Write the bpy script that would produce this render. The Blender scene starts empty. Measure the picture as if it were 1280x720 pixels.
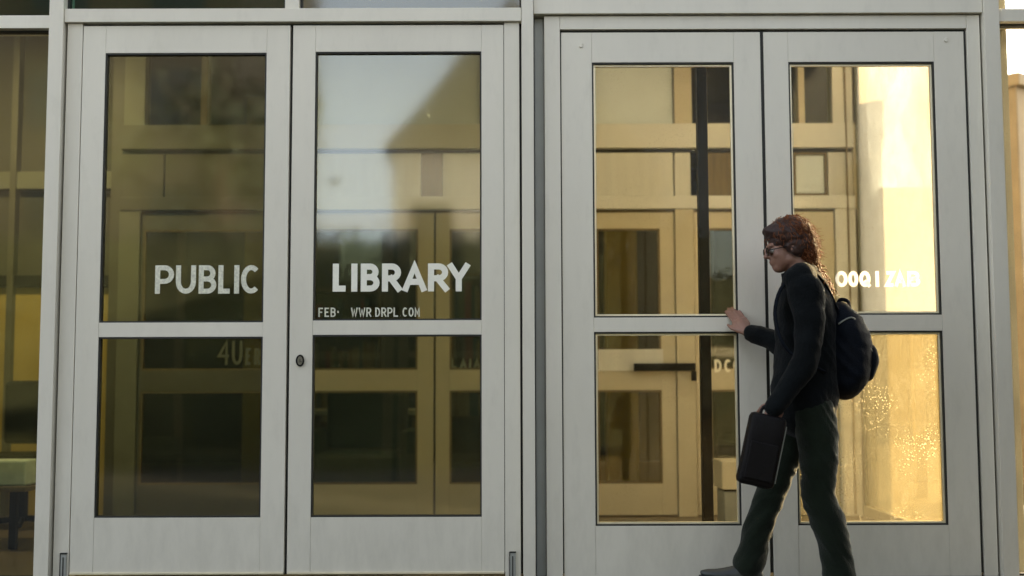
import bpy, bmesh, math, random
from mathutils import Vector, Matrix, noise
random.seed(7)
R = math.radians
S = bpy.context.scene
COL = S.collection

# ------------------------------------------------------------------ camera
D, H, F, TH = 5.88, 0.94, 1500.0, R(4.63)
cam = bpy.data.cameras.new('camera')
camo = bpy.data.objects.new('camera', cam)
COL.objects.link(camo)
cam.sensor_width = 36
cam.lens = F / 1280 * 36
camo.location = (0, -D, H)
camo.rotation_euler = (Matrix.Rotation(R(90) + TH, 4, 'X') @ Matrix.Rotation(R(-0.16), 4, 'Z')).to_euler()
cam.clip_end = 2000
cam.clip_start = 0.05
cam.dof.use_dof = True
cam.dof.focus_distance = 5.75
cam.dof.aperture_fstop = 1.3
S.camera = camo

def at(px, py, Y):
    """photo pixel -> point of the plane y = Y"""
    dx, dz, dy = (px - 640) / F, (360 - py) / F, 1.0
    c, s = math.cos(TH), math.sin(TH)
    vy, vz = dy * c - dz * s, dy * s + dz * c
    t = (Y + D) / vy
    return Vector((dx * t, Y, H + vz * t))

def FX(px, Y=0): return at(px, 380, Y).x
def FZ(py, Y=0): return at(640, py, Y).z
IY = 2.7
def IX(px): return at(px, 400, IY).x
def IZ(py): return at(640, py, IY).z

# ------------------------------------------------------------------ materials
M = {}
def mat(name, col, rough=.5, metal=0, var=.12, scale=6, bump=0, bscale=60, spec=.5, stretch=None, coat=0, sheen=0, rvar=.1):
    m = bpy.data.materials.new(name); m.use_nodes = True
    n, l = m.node_tree.nodes, m.node_tree.links
    b = n['Principled BSDF']
    tc = n.new('ShaderNodeTexCoord'); mp = n.new('ShaderNodeMapping')
    l.new(tc.outputs['Object'], mp.inputs[0])
    if stretch: mp.inputs['Scale'].default_value = stretch
    no = n.new('ShaderNodeTexNoise'); no.inputs['Scale'].default_value = scale
    no.inputs['Detail'].default_value = 6; no.inputs['Roughness'].default_value = .6
    l.new(mp.outputs[0], no.inputs['Vector'])
    cr = n.new('ShaderNodeValToRGB')
    cr.color_ramp.elements[0].position = .3; cr.color_ramp.elements[1].position = .7
    cr.color_ramp.elements[0].color = [c * (1 - var) for c in col] + [1]
    cr.color_ramp.elements[1].color = [min(1, c * (1 + var)) for c in col] + [1]
    l.new(no.outputs['Fac'], cr.inputs[0]); l.new(cr.outputs[0], b.inputs['Base Color'])
    mr = n.new('ShaderNodeMapRange')
    mr.inputs['To Min'].default_value = max(.02, rough - rvar); mr.inputs['To Max'].default_value = min(1, rough + rvar)
    l.new(no.outputs['Fac'], mr.inputs['Value']); l.new(mr.outputs[0], b.inputs['Roughness'])
    b.inputs['Metallic'].default_value = metal
    b.inputs['Specular IOR Level'].default_value = spec
    b.inputs['Coat Weight'].default_value = coat
    b.inputs['Sheen Weight'].default_value = sheen
    if bump:
        n2 = n.new('ShaderNodeTexNoise'); n2.inputs['Scale'].default_value = bscale; n2.inputs['Detail'].default_value = 5
        l.new(mp.outputs[0], n2.inputs['Vector'])
        bp = n.new('ShaderNodeBump'); bp.inputs['Strength'].default_value = bump; bp.inputs['Distance'].default_value = .01
        l.new(n2.outputs['Fac'], bp.inputs['Height']); l.new(bp.outputs[0], b.inputs['Normal'])
    M[name] = m
    return m

mat('aluminium', (.665, .635, .535), .42, 0, .06, 2.2, .04, 12, stretch=(1, 1, .25), rvar=.14)
def grime(m):
    n, l = m.node_tree.nodes, m.node_tree.links
    b = n['Principled BSDF']; src = b.inputs['Base Color'].links[0].from_socket
    g = n.new('ShaderNodeNewGeometry'); sx = n.new('ShaderNodeSeparateXYZ'); l.new(g.outputs['Position'], sx.inputs[0])
    mp = n.new('ShaderNodeMapping'); mp.inputs['Scale'].default_value = (5, 5, 1.6); l.new(g.outputs['Position'], mp.inputs[0])
    a = n.new('ShaderNodeTexNoise'); a.inputs['Scale'].default_value = 3; a.inputs['Detail'].default_value = 7; a.inputs['Roughness'].default_value = .7
    l.new(mp.outputs[0], a.inputs['Vector'])
    z = n.new('ShaderNodeMapRange'); z.inputs['From Min'].default_value = .55; z.inputs['From Max'].default_value = 0
    z.inputs['To Min'].default_value = 0; z.inputs['To Max'].default_value = .30; l.new(sx.outputs['Z'], z.inputs['Value'])
    s = n.new('ShaderNodeMapRange'); s.inputs['From Min'].default_value = .52; s.inputs['From Max'].default_value = .80
    s.inputs['To Max'].default_value = .15
    ad = n.new('ShaderNodeMath'); ad.operation = 'MULTIPLY_ADD'; l.new(z.outputs[0], ad.inputs[0]); ad.inputs[1].default_value = .55; l.new(a.outputs['Fac'], ad.inputs[2])
    l.new(ad.outputs[0], s.inputs['Value'])
    mx = n.new('ShaderNodeMix'); mx.data_type = 'RGBA'; l.new(s.outputs[0], mx.inputs[0]); l.new(src, mx.inputs[6]); mx.inputs[7].default_value = (.26, .25, .20, 1)
    l.new(mx.outputs[2], b.inputs['Base Color'])
    w = n.new('ShaderNodeTexNoise'); w.inputs['Scale'].default_value = 1.3; w.inputs['Detail'].default_value = 1; l.new(g.outputs['Position'], w.inputs['Vector'])
    bp = n.new('ShaderNodeBump'); bp.inputs['Strength'].default_value = .35; bp.inputs['Distance'].default_value = .02; l.new(w.outputs['Fac'], bp.inputs['Height'])
    l.new(b.inputs['Normal'].links[0].from_socket, bp.inputs['Normal']); l.new(bp.outputs[0], b.inputs['Normal'])
grime(M['aluminium'])
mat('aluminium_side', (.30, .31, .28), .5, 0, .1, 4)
mat('gasket', (.012, .013, .010), .6, 0, .3, 20)
mat('bead', (.80, .73, .52), .35, .3, .1, 10)
mat('white_paint', (.58, .58, .53), .5, 0, .05, 3)
mat('cream_paint', (.48, .43, .31), .5, 0, .06, 3, .05, 30)
mat('left_shade_paint', (.10, .098, .062), .5, 0, .1, 3)  # left bay: light falling off away from the right, put into the colour
mat('olive_paint', (.16, .165, .11), .5, 0, .1, 3)
mat('pale_board', (.56, .62, .63), .45, 0, .06, 2)
mat('warm_board', (.56, .56, .51), .5, 0, .09, 3, stretch=(3, 1, .4))
mat('brown_wood', (.13, .095, .035), .5, 0, .25, 6, stretch=(6, 6, .6))
mat('ochre_wall', (.42, .32, .07), .7, 0, .15, 2)
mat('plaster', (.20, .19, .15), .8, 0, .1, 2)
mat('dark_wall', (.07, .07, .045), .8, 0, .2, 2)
mat('floor_tile', (.13, .105, .07), .35, 0, .12, 3)
mat('paving', (.06, .058, .05), .8, 0, .2, 2, .3, 80)
mat('asphalt', (.055, .055, .055), .9, 0, .2, 4, .3, 120)
mat('black_metal', (.004, .004, .004), .5, 0, .3, 10, spec=.12)
mat('steel', (.30, .29, .26), .3, .9, .2, 30)
mat('vinyl', (.80, .79, .68), .5, 0, .05, 30)
mat('worn_vinyl', (.62, .62, .50), .6, 0, .25, 90)
mat('stone', (.30, .22, .125), .85, 0, .18, 3, .3, 25)
mat('opp_stone', (.035, .032, .022), .85, 0, .2, .5)
mat('opp_light', (.22, .22, .20), .85, 0, .15, .5)
mat('win_dark', (.02, .025, .025), .15, 0, .3, 1)
mat('bark', (.06, .045, .03), .9, 0, .3, 8, .5, 30)
mat('leaf', (.045, .055, .026), .7, 0, .4, 3)
mat('jacket', (.0035, .0048, .0055), .85, 0, .3, 8, .35, 90, spec=.06, sheen=.05)
mat('trousers', (.0075, .0120, .0070), .85, 0, .25, 10, .35, 120, spec=.06, sheen=.15)
mat('backpack', (.003, .005, .009), .75, 0, .3, 10, .3, 150, spec=.1)
mat('leather', (.0035, .003, .0035), .6, 0, .3, 12, .2, 80, spec=.15)
mat('eye_white', (.3, .28, .25), .4)
mat('shoe', (.03, .036, .036), .5, 0, .2, 20)
mat('sole', (.02, .02, .02), .7, 0, .2, 20)
mat('skin', (.22, .115, .08), .5, 0, .08, 20, .1, 200)
M['skin'].node_tree.nodes['Principled BSDF'].inputs['Subsurface Weight'].default_value = .15
M['skin'].node_tree.nodes['Principled BSDF'].inputs['Subsurface Radius'].default_value = (.01, .004, .002)
mat('hair', (.026, .010, .006), .55, 0, .4, 40, spec=.3, sheen=.1)
mat('hair_rimlit', (.16, .055, .020), .6, 0, .3, 40, spec=.15)  # brighter copy of the hair colour, with the sun rim put into it
mat('blue_cloth', (.03, .06, .08), .8, 0, .3, 5)
mat('box_white', (.50, .60, .50), .6, 0, .15, 14)
mat('bin_grey', (.22, .23, .20), .5, 0, .15, 8)
mat('lamp_body', (.5, .5, .45), .4, .5, .1, 8)
mat('box_pale', (.7, .62, .52), .7)
BOOKC = [(.20, .05, .03), (.05, .09, .10), (.22, .17, .07), (.10, .12, .05), (.30, .26, .18)]
for i, c in enumerate(BOOKC): mat('book%d' % i, c, .7, 0, .2, 20)

def emit(name, col, s):
    m = bpy.data.materials.new(name); m.use_nodes = True
    n, l = m.node_tree.nodes, m.node_tree.links
    n.remove(n['Principled BSDF'])
    e = n.new('ShaderNodeEmission'); e.inputs[0].default_value = (*col, 1); e.inputs[1].default_value = s
    l.new(e.outputs[0], n['Material Output'].inputs[0]); M[name] = m
emit('lamp_glow', (1, .76, .42), 1.5)

def glass(name, tint, refl, rough=.0, dust=0, dustcol=(.8, .75, .6), speck=0, dscale=9):
    """thin pane: clear tinted, mirror-like by angle, optional dust that scatters light both ways"""
    m = bpy.data.materials.new(name); m.use_nodes = True
    n, l = m.node_tree.nodes, m.node_tree.links
    n.remove(n['Principled BSDF'])
    t = n.new('ShaderNodeBsdfTransparent'); t.inputs[0].default_value = (*tint, 1)
    g = n.new('ShaderNodeBsdfGlossy'); g.inputs['Roughness'].default_value = rough; g.inputs[0].default_value = (.95, 1, .96, 1)
    tc = n.new('ShaderNodeTexCoord')
    wn = n.new('ShaderNodeTexNoise'); wn.inputs['Scale'].default_value = 1.6; wn.inputs['Detail'].default_value = 1
    l.new(tc.outputs['Object'], wn.inputs['Vector'])
    bp = n.new('ShaderNodeBump'); bp.inputs['Strength'].default_value = .08; bp.inputs['Distance'].default_value = .02
    l.new(wn.outputs['Fac'], bp.inputs['Height']); l.new(bp.outputs[0], g.inputs['Normal'])
    lw = n.new('ShaderNodeLayerWeight'); lw.inputs['Blend'].default_value = .2
    geo = n.new('ShaderNodeNewGeometry'); fm = n.new('ShaderNodeMath'); fm.operation = 'SUBTRACT'; fm.inputs[0].default_value = 1
    l.new(geo.outputs['Backfacing'], fm.inputs[1]); fr_ = n.new('ShaderNodeMath'); fr_.operation = 'MULTIPLY'
    mr = n.new('ShaderNodeMapRange'); mr.inputs['To Min'].default_value = refl; mr.inputs['To Max'].default_value = 1
    l.new(lw.outputs['Fresnel'], mr.inputs['Value'])
    mr.inputs['From Min'].default_value = .03
    mx = n.new('ShaderNodeMixShader')
    l.new(mr.outputs[0], fr_.inputs[0]); l.new(fm.outputs[0], fr_.inputs[1]); l.new(fr_.outputs[0], mx.inputs[0]); l.new(t.outputs[0], mx.inputs[1]); l.new(g.outputs[0], mx.inputs[2])
    out = mx
    if dust or speck:
        d1 = n.new('ShaderNodeBsdfTranslucent'); d2 = n.new('ShaderNodeBsdfDiffuse')
        for d in (d1, d2): d.inputs[0].default_value = (*dustcol, 1)
        dm = n.new('ShaderNodeMixShader'); dm.inputs[0].default_value = .35
        l.new(d1.outputs[0], dm.inputs[1]); l.new(d2.outputs[0], dm.inputs[2])
        a = n.new('ShaderNodeTexNoise'); a.inputs['Scale'].default_value = dscale; a.inputs['Detail'].default_value = 8; a.inputs['Roughness'].default_value = .65
        l.new(tc.outputs['Object'], a.inputs['Vector'])
        r1 = n.new('ShaderNodeMapRange'); r1.inputs['From Min'].default_value = .3; r1.inputs['From Max'].default_value = .7
        r1.inputs['To Min'].default_value = dust * .75; r1.inputs['To Max'].default_value = min(1, dust * 1.25)
        l.new(a.outputs['Fac'], r1.inputs['Value'])
        v = n.new('ShaderNodeTexVoronoi'); v.inputs['Scale'].default_value = 70
        l.new(tc.outputs['Object'], v.inputs['Vector'])
        r2 = n.new('ShaderNodeMapRange'); r2.inputs['From Min'].default_value = .30; r2.inputs['From Max'].default_value = .12
        r2.inputs['To Min'].default_value = 0; r2.inputs['To Max'].default_value = speck
        l.new(v.outputs['Distance'], r2.inputs['Value'])
        a2 = n.new('ShaderNodeTexNoise'); a2.inputs['Scale'].default_value = 4; a2.inputs['Detail'].default_value = 4
        l.new(tc.outputs['Object'], a2.inputs['Vector'])
        r3 = n.new('ShaderNodeMapRange'); r3.inputs['From Min'].default_value = .4; r3.inputs['From Max'].default_value = .62
        l.new(a2.outputs['Fac'], r3.inputs['Value'])
        mu = n.new('ShaderNodeMath'); mu.operation = 'MULTIPLY'
        l.new(r2.outputs[0], mu.inputs[0]); l.new(r3.outputs[0], mu.inputs[1])
        ad = n.new('ShaderNodeMath'); ad.operation = 'ADD'; ad.use_clamp = True
        l.new(r1.outputs[0], ad.inputs[0]); l.new(mu.outputs[0], ad.inputs[1])
        m2 = n.new('ShaderNodeMixShader')
        l.new(ad.outputs[0], m2.inputs[0]); l.new(mx.outputs[0], m2.inputs[1]); l.new(dm.outputs[0], m2.inputs[2])
        out = m2
    l.new(out.outputs[0], n['Material Output'].inputs[0]); M[name] = m
glass('pane', (.79, .80, .68), .12, .055)
glass('pane_teal', (.35, .62, .58), .06, .03)
glass('pane_dusty', (.97, .96, .90), .006, 0, .004, (.9, .82, .6), .08)
glass('pane_speckled', (.97, .95, .88), .01, 0, .05, (.62, .55, .36), .7)
glass('pane_inner', (.80, .80, .68), .05)
glass('pane_side', (.86, .82, .70), .04, 0, .80, (.50, .48, .425), .12, .9)
glass('pane_film', (.78, .70, .48), .04, 0, .42, (.25, .215, .125), .25, 3)

m_ = bpy.data.materials.new('thin_vinyl'); m_.use_nodes = True; n_, l_ = m_.node_tree.nodes, m_.node_tree.links
n_.remove(n_['Principled BSDF']); t1_ = n_.new('ShaderNodeBsdfTranslucent'); t2_ = n_.new('ShaderNodeBsdfDiffuse'); x_ = n_.new('ShaderNodeMixShader')
nz_ = n_.new('ShaderNodeTexNoise'); nz_.inputs['Scale'].default_value = 60; cr_ = n_.new('ShaderNodeMapRange'); cr_.inputs['To Min'].default_value = .75; cr_.inputs['To Max'].default_value = 1
l_.new(nz_.outputs['Fac'], cr_.inputs['Value'])
for t_ in (t1_, t2_): l_.new(cr_.outputs[0], t_.inputs[0])
x_.inputs[0].default_value = .35; l_.new(t1_.outputs[0], x_.inputs[1]); l_.new(t2_.outputs[0], x_.inputs[2]); l_.new(x_.outputs[0], n_['Material Output'].inputs[0])
M['thin_vinyl'] = m_
# ------------------------------------------------------------------ helpers
def obj(name, bm, m, parent=None, smooth=False):
    me = bpy.data.meshes.new(name)
    bmesh.ops.recalc_face_normals(bm, faces=bm.faces)
    bm.to_mesh(me); bm.free()
    if isinstance(m, str): m = M[m]
    me.materials.append(m)
    if smooth:
        for p in me.polygons: p.use_smooth = True
    o = bpy.data.objects.new(name, me); COL.objects.link(o)
    if parent:
        o.parent = parent
        o.matrix_parent_inverse = Matrix.Identity(4)
        me.transform(Matrix.Translation(-parent.location))
    return o
def tag(o, label, cat, group=None, kind=None):
    if label: o['label'] = label
    if cat: o['category'] = cat
    if group: o['group'] = group
    if kind: o['kind'] = kind
    return o
def thing(name, label, cat, loc=(0, 0, 0), group=None):
    o = bpy.data.objects.new(name, None); COL.objects.link(o); o.location = loc
    o.empty_display_size = .1
    return tag(o, label, cat, group)
def struct(name, bm, m):
    o = obj(name, bm, m); o['kind'] = 'structure'; return o
def box(bm, x0, x1, y0, y1, z0, z1, bev=0.0, mtx=None):
    if x0 > x1: x0, x1 = x1, x0
    if z0 > z1: z0, z1 = z1, z0
    if y0 > y1: y0, y1 = y1, y0
    r = bmesh.ops.create_cube(bm, size=1)
    vs = r['verts']
    for v in vs:
        v.co = Vector(((x0 + x1) / 2 + v.co.x * (x1 - x0), (y0 + y1) / 2 + v.co.y * (y1 - y0), (z0 + z1) / 2 + v.co.z * (z1 - z0)))
    if bev:
        es = list({e for v in vs for e in v.link_edges})
        r2 = bmesh.ops.bevel(bm, geom=es, offset=bev, segments=2, affect='EDGES', profile=.5)
        vs = list({v for f in r2['faces'] for v in f.verts} | {v for v in vs if v.is_valid})
    if mtx:
        for v in vs: v.co = mtx @ v.co
    return bm
def B(*a, **k): return box(bmesh.new(), *a, **k)
def cyl(bm, p0, p1, r0, r1=None, seg=20, caps=True):
    p0, p1 = Vector(p0), Vector(p1); d = p1 - p0
    r1 = r0 if r1 is None else r1
    r = bmesh.ops.create_cone(bm, segments=seg, radius1=r0, radius2=r1, depth=d.length, cap_ends=caps)
    q = d.to_track_quat('Z', 'Y').to_matrix().to_4x4()
    for v in r['verts']: v.co = Matrix.Translation((p0 + p1) / 2) @ q @ v.co
    return bm
def tube(bm, pts, rad, seg=16, caps=True, ref=Vector((0, 1, 0))):
    """loft; rad entries: r or (r across ref, r along ref)"""
    rings = []
    n = len(pts); pts = [Vector(p) for p in pts]
    for i, p in enumerate(pts):
        t = (pts[min(i + 1, n - 1)] - pts[max(i - 1, 0)]).normalized()
        u = ref - ref.dot(t) * t
        if u.length < .1: u = Vector((1, 0, 0)) - t.x * t
        u.normalize(); w = t.cross(u)
        r = rad[i] if isinstance(rad[i], (tuple, list)) else (rad[i], rad[i])
        rings.append([bm.verts.new(p + w * (r[0] * math.cos(a)) + u * (r[1] * math.sin(a))) for a in [2 * math.pi * k / seg for k in range(seg)]])
    for a, b in zip(rings, rings[1:]):
        for k in range(seg): bm.faces.new((a[k], a[(k + 1) % seg], b[(k + 1) % seg], b[k]))
    if caps:
        for ring, p, s in ((rings[0], pts[0], -1), (rings[-1], pts[-1], 1)):
            f = bm.faces.new(ring if s > 0 else ring[::-1])
    return bm
def spline(pts, n=4):
    """Catmull-Rom through tuples"""
    out = []
    L = len(pts)
    for i in range(L - 1):
        p0, p1, p2, p3 = pts[max(i - 1, 0)], pts[i], pts[i + 1], pts[min(i + 2, L - 1)]
        for k in range(n):
            t = k / n
            out.append(tuple(.5 * ((2 * b) + (-a + c) * t + (2 * a - 5 * b + 4 * c - d) * t * t + (-a + 3 * b - 3 * c + d) * t ** 3) for a, b, c, d in zip(p0, p1, p2, p3)))
    out.append(tuple(pts[-1]))
    return out
def limb(bm, rows, seg=18, n=4):
    """rows: (x,y,z,r) or (x,y,z,ra,rb)"""
    rows = spline([tuple(r) if len(r) == 5 else tuple(r) + (r[3],) for r in rows], n)
    tube(bm, [r[:3] for r in rows], [(r[3], r[4]) for r in rows], seg)
    for e, d in ((rows[0], 0), (rows[-1], 1)):
        ball(bm, e[:3], (e[3] * .98, e[4] * .98, min(e[3], e[4]) * .98))
    return bm
def ball(bm, c, r, mtx=None, seg=16):
    if not isinstance(r, (tuple, list)): r = (r, r, r)
    g = bmesh.ops.create_uvsphere(bm, u_segments=seg, v_segments=seg * 2 // 3, radius=1)
    for v in g['verts']:
        q = Vector((v.co.x * r[0], v.co.y * r[1], v.co.z * r[2]))
        if mtx: q = mtx @ q
        v.co = q + Vector(c)
    return bm
def fuse(name, bm, m, parent, voxel=.008, smooth=3, disp=0, dscale=8, fine=0, fscale=30):
    """fuse overlapping volumes into one continuous skin"""
    me = bpy.data.meshes.new('tmp'); bmesh.ops.recalc_face_normals(bm, faces=bm.faces); bm.to_mesh(me); bm.free()
    o = bpy.data.objects.new('tmp', me); COL.objects.link(o)
    r = o.modifiers.new('r', 'REMESH'); r.mode = 'VOXEL'; r.voxel_size = voxel
    s = o.modifiers.new('s', 'SMOOTH'); s.iterations = smooth; s.factor = .5
    dg = bpy.context.evaluated_depsgraph_get(); dg.update()
    nm = bpy.data.meshes.new_from_object(o.evaluated_get(dg))
    bpy.data.objects.remove(o)
    if disp or fine:
        ns = [v.normal.copy() for v in nm.vertices]
        for v, nn in zip(nm.vertices, ns):
            p = v.co.copy()
            k = noise.noise(Vector((p.x * dscale, p.y * dscale, p.z * dscale * 1.4)) + Vector((3, 7, 1))) * disp
            w = noise.noise(Vector((p.x * fscale * .5, p.y * fscale * .5, p.z * fscale + 2.5 * math.sin(p.x * 9))))
            k += (1 - abs(w) * 2) * fine
            v.co = p + nn * k
    nm.materials.clear(); nm.materials.append(M[m])
    nm.name = name
    for p in nm.polygons: p.use_smooth = True; p.material_index = 0
    o = bpy.data.objects.new(name, nm); COL.objects.link(o)
    if parent: o.parent = parent; nm.transform(Matrix.Translation(-parent.location))
    return o

# ---- lettering: flat strokes with real thickness
def arc(cx, cy, rx, ry, a0, a1, n=10): return [(cx + rx * math.cos(R(a0 + (a1 - a0) * i / n)), cy + ry * math.sin(R(a0 + (a1 - a0) * i / n))) for i in range(n + 1)]
G = {
 'P': [[(0, 0), (0, 1)], [(0, 1), (.5, 1)] + arc(.5, .71, .5, .29, 90, -90) + [(0, .42)]],
 'U': [[(0, 1), (0, .4)] + arc(.5, .4, .5, .4, 180, 360) + [(1, .4), (1, 1)]],
 'B': [[(0, 0), (0, 1)], [(0, 1), (.5, 1)] + arc(.5, .76, .42, .24, 90, -90) + [(0, .52)], [(.5, .52)] + arc(.5, .26, .5, .26, 90, -90) + [(0, 0)]],
 'L': [[(0, 1), (0, 0), (1, 0)]],
 'I': [[(.5, 0), (.5, 1)]],
 'C': [arc(.52, .5, .5, .5, 48, 312, 18)],
 'R': [[(0, 0), (0, 1)], [(0, 1), (.5, 1)] + arc(.5, .73, .46, .27, 90, -90) + [(0, .46)], [(.45, .46), (1, 0)]],
 'A': [[(0, 0), (.5, 1), (1, 0)], [(.18, .3), (.82, .3)]],
 'Y': [[(0, 1), (.5, .45), (1, 1)], [(.5, .45), (.5, 0)]],
 'E': [[(1, 1), (0, 1), (0, 0), (1, 0)], [(0, .52), (.8, .52)]],
 'F': [[(1, 1), (0, 1), (0, 0)], [(0, .52), (.8, .52)]],
 'W': [[(0, 1), (.25, 0), (.5, .8), (.75, 0), (1, 1)]],
 'D': [[(0, 0), (0, 1)], [(0, 1), (.35, 1)] + arc(.35, .5, .6, .5, 90, -90) + [(0, 0)]],
 'O': [arc(.5, .5, .5, .5, 0, 360, 20)],
 'Q': [arc(.5, .5, .5, .5, 0, 360, 20), [(.6, .25), (1, 0)]],
 'M': [[(0, 0), (0, 1), (.5, .3), (1, 1), (1, 0)]],
 'N': [[(0, 0), (0, 1), (1, 0), (1, 1)]],
 'Z': [[(0, 1), (1, 1), (0, 0), (1, 0)]],
 '4': [[(.75, 0), (.75, 1), (0, .35), (1, .35)]],
 '.': [[(.45, 0), (.55, 0)]], ':': [[(.5, .5), (.5, .6)]],
}
def glyph(bm, ch, x0, x1, z0, z1, w, y, th=.0015):
    """strokes drawn inside the box; w stroke width in metres"""
    hw = w / 2
    k = 0
    for st in G[ch]:
        P = [Vector((x0 + hw + a * (x1 - x0 - w), z0 + hw + b * (z1 - z0 - w))) for a, b in st]
        if ch == 'I': P = [Vector(((x0 + x1) / 2, z0)), Vector(((x0 + x1) / 2, z1))]
        P = [p for i, p in enumerate(P) if i == 0 or (p - P[i - 1]).length > 1e-5]
        closed = (P[0] - P[-1]).length < 1e-5
        if closed: P = P[:-1]
        n = len(P); L, Rr = [], []
        # square the free ends so stems reach the full height
        if not closed and ch != 'I':
            for a, b in ((0, 1), (-1, -2)):
                d = (P[a] - P[b]).normalized()
                if abs(d.y) > .6 and ch not in 'C': P[a] = P[a] + d * hw
        for i in range(n):
            pa = P[(i - 1) % n] if (closed or i > 0) else None
            pb = P[(i + 1) % n] if (closed or i < n - 1) else None
            d1 = (P[i] - pa).normalized() if pa else None
            d2 = (pb - P[i]).normalized() if pb else None
            if d1 is None: d1 = d2
            if d2 is None: d2 = d1
            n1, n2 = Vector((-d1.y, d1.x)), Vector((-d2.y, d2.x))
            m = (n1 + n2)
            if m.length < .2: m = n1
            m.normalize(); s = min(2.2, 1 / max(.3, m.dot(n1)))
            L.append(P[i] + m * hw * s); Rr.append(P[i] - m * hw * s)
        yy = y - .0002 * k; k += 1
        vt = [[bm.verts.new((p.x, yy - dy, p.y)) for p in Q] for dy in (0, th) for Q in (L, Rr)]
        rng = range(n) if closed else range(n - 1)
        for i in rng:
            j = (i + 1) % n
            bm.faces.new((vt[2][i], vt[2][j], vt[3][j], vt[3][i]))
            bm.faces.new((vt[0][i], vt[0][j], vt[1][j], vt[1][i]))
            bm.faces.new((vt[0][i], vt[0][j], vt[2][j], vt[2][i]))
            bm.faces.new((vt[1][i], vt[1][j], vt[3][j], vt[3][i]))
        if not closed:
            for i in (0, n - 1): bm.faces.new((vt[0][i], vt[1][i], vt[3][i], vt[2][i]))
def word(txt, spans, py0, py1, wpx, Y, k):
    """spans: pixel extents per letter; k: metres per pixel row is implied by FZ"""
    bm = bmesh.new()
    for ch, (a, b) in zip(txt, spans):
        glyph(bm, ch, at(a, (py0 + py1) / 2, Y).x, at(b, (py0 + py1) / 2, Y).x, at(640, py1, Y).z, at(640, py0, Y).z, wpx * (Y + D) / F, Y)
    return bm

# ------------------------------------------------------------------ ground and sky
g = bmesh.new(); box(g, -400, 400, -400, 400, -.5, -.124); struct('ground', g, 'asphalt')
g = bmesh.new(); box(g, -14, 12, -7.5, 0.1, -.12, -.004); box(g, 2.56, 12, .1, 9, -.12, -.004)
struct('pavement', g, 'paving')
# paving joints are real grooves' worth of thin dark strips
struct('floor', B(-6.4, 2.54, .1, 9, -.12, .012), 'floor_tile')

# ------------------------------------------------------------------ outer curtain wall
TOPZ = 3.62
fr = thing('facade_frame', 'pale grey aluminium framing that holds the entrance doors, sidelights and upper windows', 'frame')
def part(name, m, *a, parent=fr, bev=.0015):
    return obj(name, B(*a, bev=bev), m, parent)
zb = 0.0
part('mullion', 'aluminium', FX(54), FX(72), -.03, .12, zb, TOPZ)
part('mullion', 'aluminium', FX(653), FX(668), -.03, .12, zb, TOPZ)
part('mullion', 'aluminium', FX(1240), FX(1259), -.03, .12, zb, TOPZ)
part('mullion', 'aluminium', FX(352), FX(370), -.01, .12, FZ(11), TOPZ)
part('jamb', 'aluminium', FX(75), FX(94.3), .000, .10, zb, FZ(28))
part('jamb', 'aluminium', FX(630.7), FX(650), .000, .10, zb, FZ(28))
part('jamb', 'aluminium', FX(682), FX(702), .012, .12, zb, FZ(19.5))
part('jamb', 'aluminium', FX(1221), FX(1237.5), .012, .12, zb, FZ(19.5))
part('jamb', 'aluminium_side', FX(669.5), FX(682) - .001, .05, .12, zb, FZ(19.5))
part('transom', 'aluminium', FX(72) + .002, FX(653) - .002, -.02, .12, FZ(27.5), FZ(11))
part('transom', 'aluminium', FX(-160), FX(54) - .002, -.02, .12, FZ(35), FZ(19))
part('transom', 'aluminium', FX(1259) + .002, FX(1560), -.02, .12, FZ(30), FZ(14))
part('head_rail', 'aluminium', FX(702) + .001, FX(1221) - .001, .012, .12, FZ(36), FZ(19.5))
part('head_panel', 'aluminium', FX(668) + .002, FX(1240) - .002, -.012, .12, FZ(18), TOPZ - .001)
part('fascia', 'aluminium', FX(-160), FX(1560), -.06, .12, TOPZ + .001, TOPZ + .28)
part('sill', 'aluminium_side', FX(-160), FX(54) - .002, -.02, .12, 0, FZ(722))
part('sill', 'aluminium_side', FX(1259) + .002, FX(1560), -.02, .12, 0, FZ(722))
part('mullion', 'aluminium', FX(-160), FX(-142), -.03, .12, zb, TOPZ)
part('mullion', 'aluminium', FX(1542), FX(1560), -.03, .12, zb, TOPZ)
part('threshold', 'steel', FX(75), FX(1238), -.04, .12, .0, .016)
# dark weather seals behind the gaps
bm = bmesh.new()
for a, b, z1 in ((72.3, 75, 28), (93.9, 95.6, 30), (355.5, 366, 30), (629.5, 631.5, 30), (650, 652.8, 28), (668.2, 669.3, 18), (701, 705, 38), (953, 966, 38), (1216, 1221.5, 38), (1237, 1240.5, 19)):
    box(bm, FX(a), FX(b), .03, .06, .03, FZ(z1))
box(bm, FX(72.3), FX(653), .03, .06, FZ(32.5), FZ(27.6)); box(bm, FX(702), FX(1221), .035, .06, FZ(41), FZ(36.1))
obj('seal', bm, 'gasket', fr)

def frame_bm(x0, x1, z0, z1, gx0, gx1, zs, y0, th=.045):
    """two stiles full height, rails butted between; zs = list of (z0,z1) rails"""
    bm = bmesh.new()
    box(bm, x0, gx0, y0, y0 + th, z0, z1, .0015); box(bm, gx1, x1, y0, y0 + th, z0, z1, .0015)
    for a, b in zs: box(bm, gx0 + .0006, gx1 - .0006, y0 + .0006, y0 + th - .0006, a, b, .001)
    return bm
def ring(bm, x0, x1, z0, z1, t, y0, y1):
    box(bm, x0, x0 + t, y0, y1, z0, z1); box(bm, x1 - t, x1, y0, y1, z0, z1)
    box(bm, x0 + t, x1 - t, y0, y1, z1 - t, z1); box(bm, x0 + t, x1 - t, y0, y1, z0, z0 + t)

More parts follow.
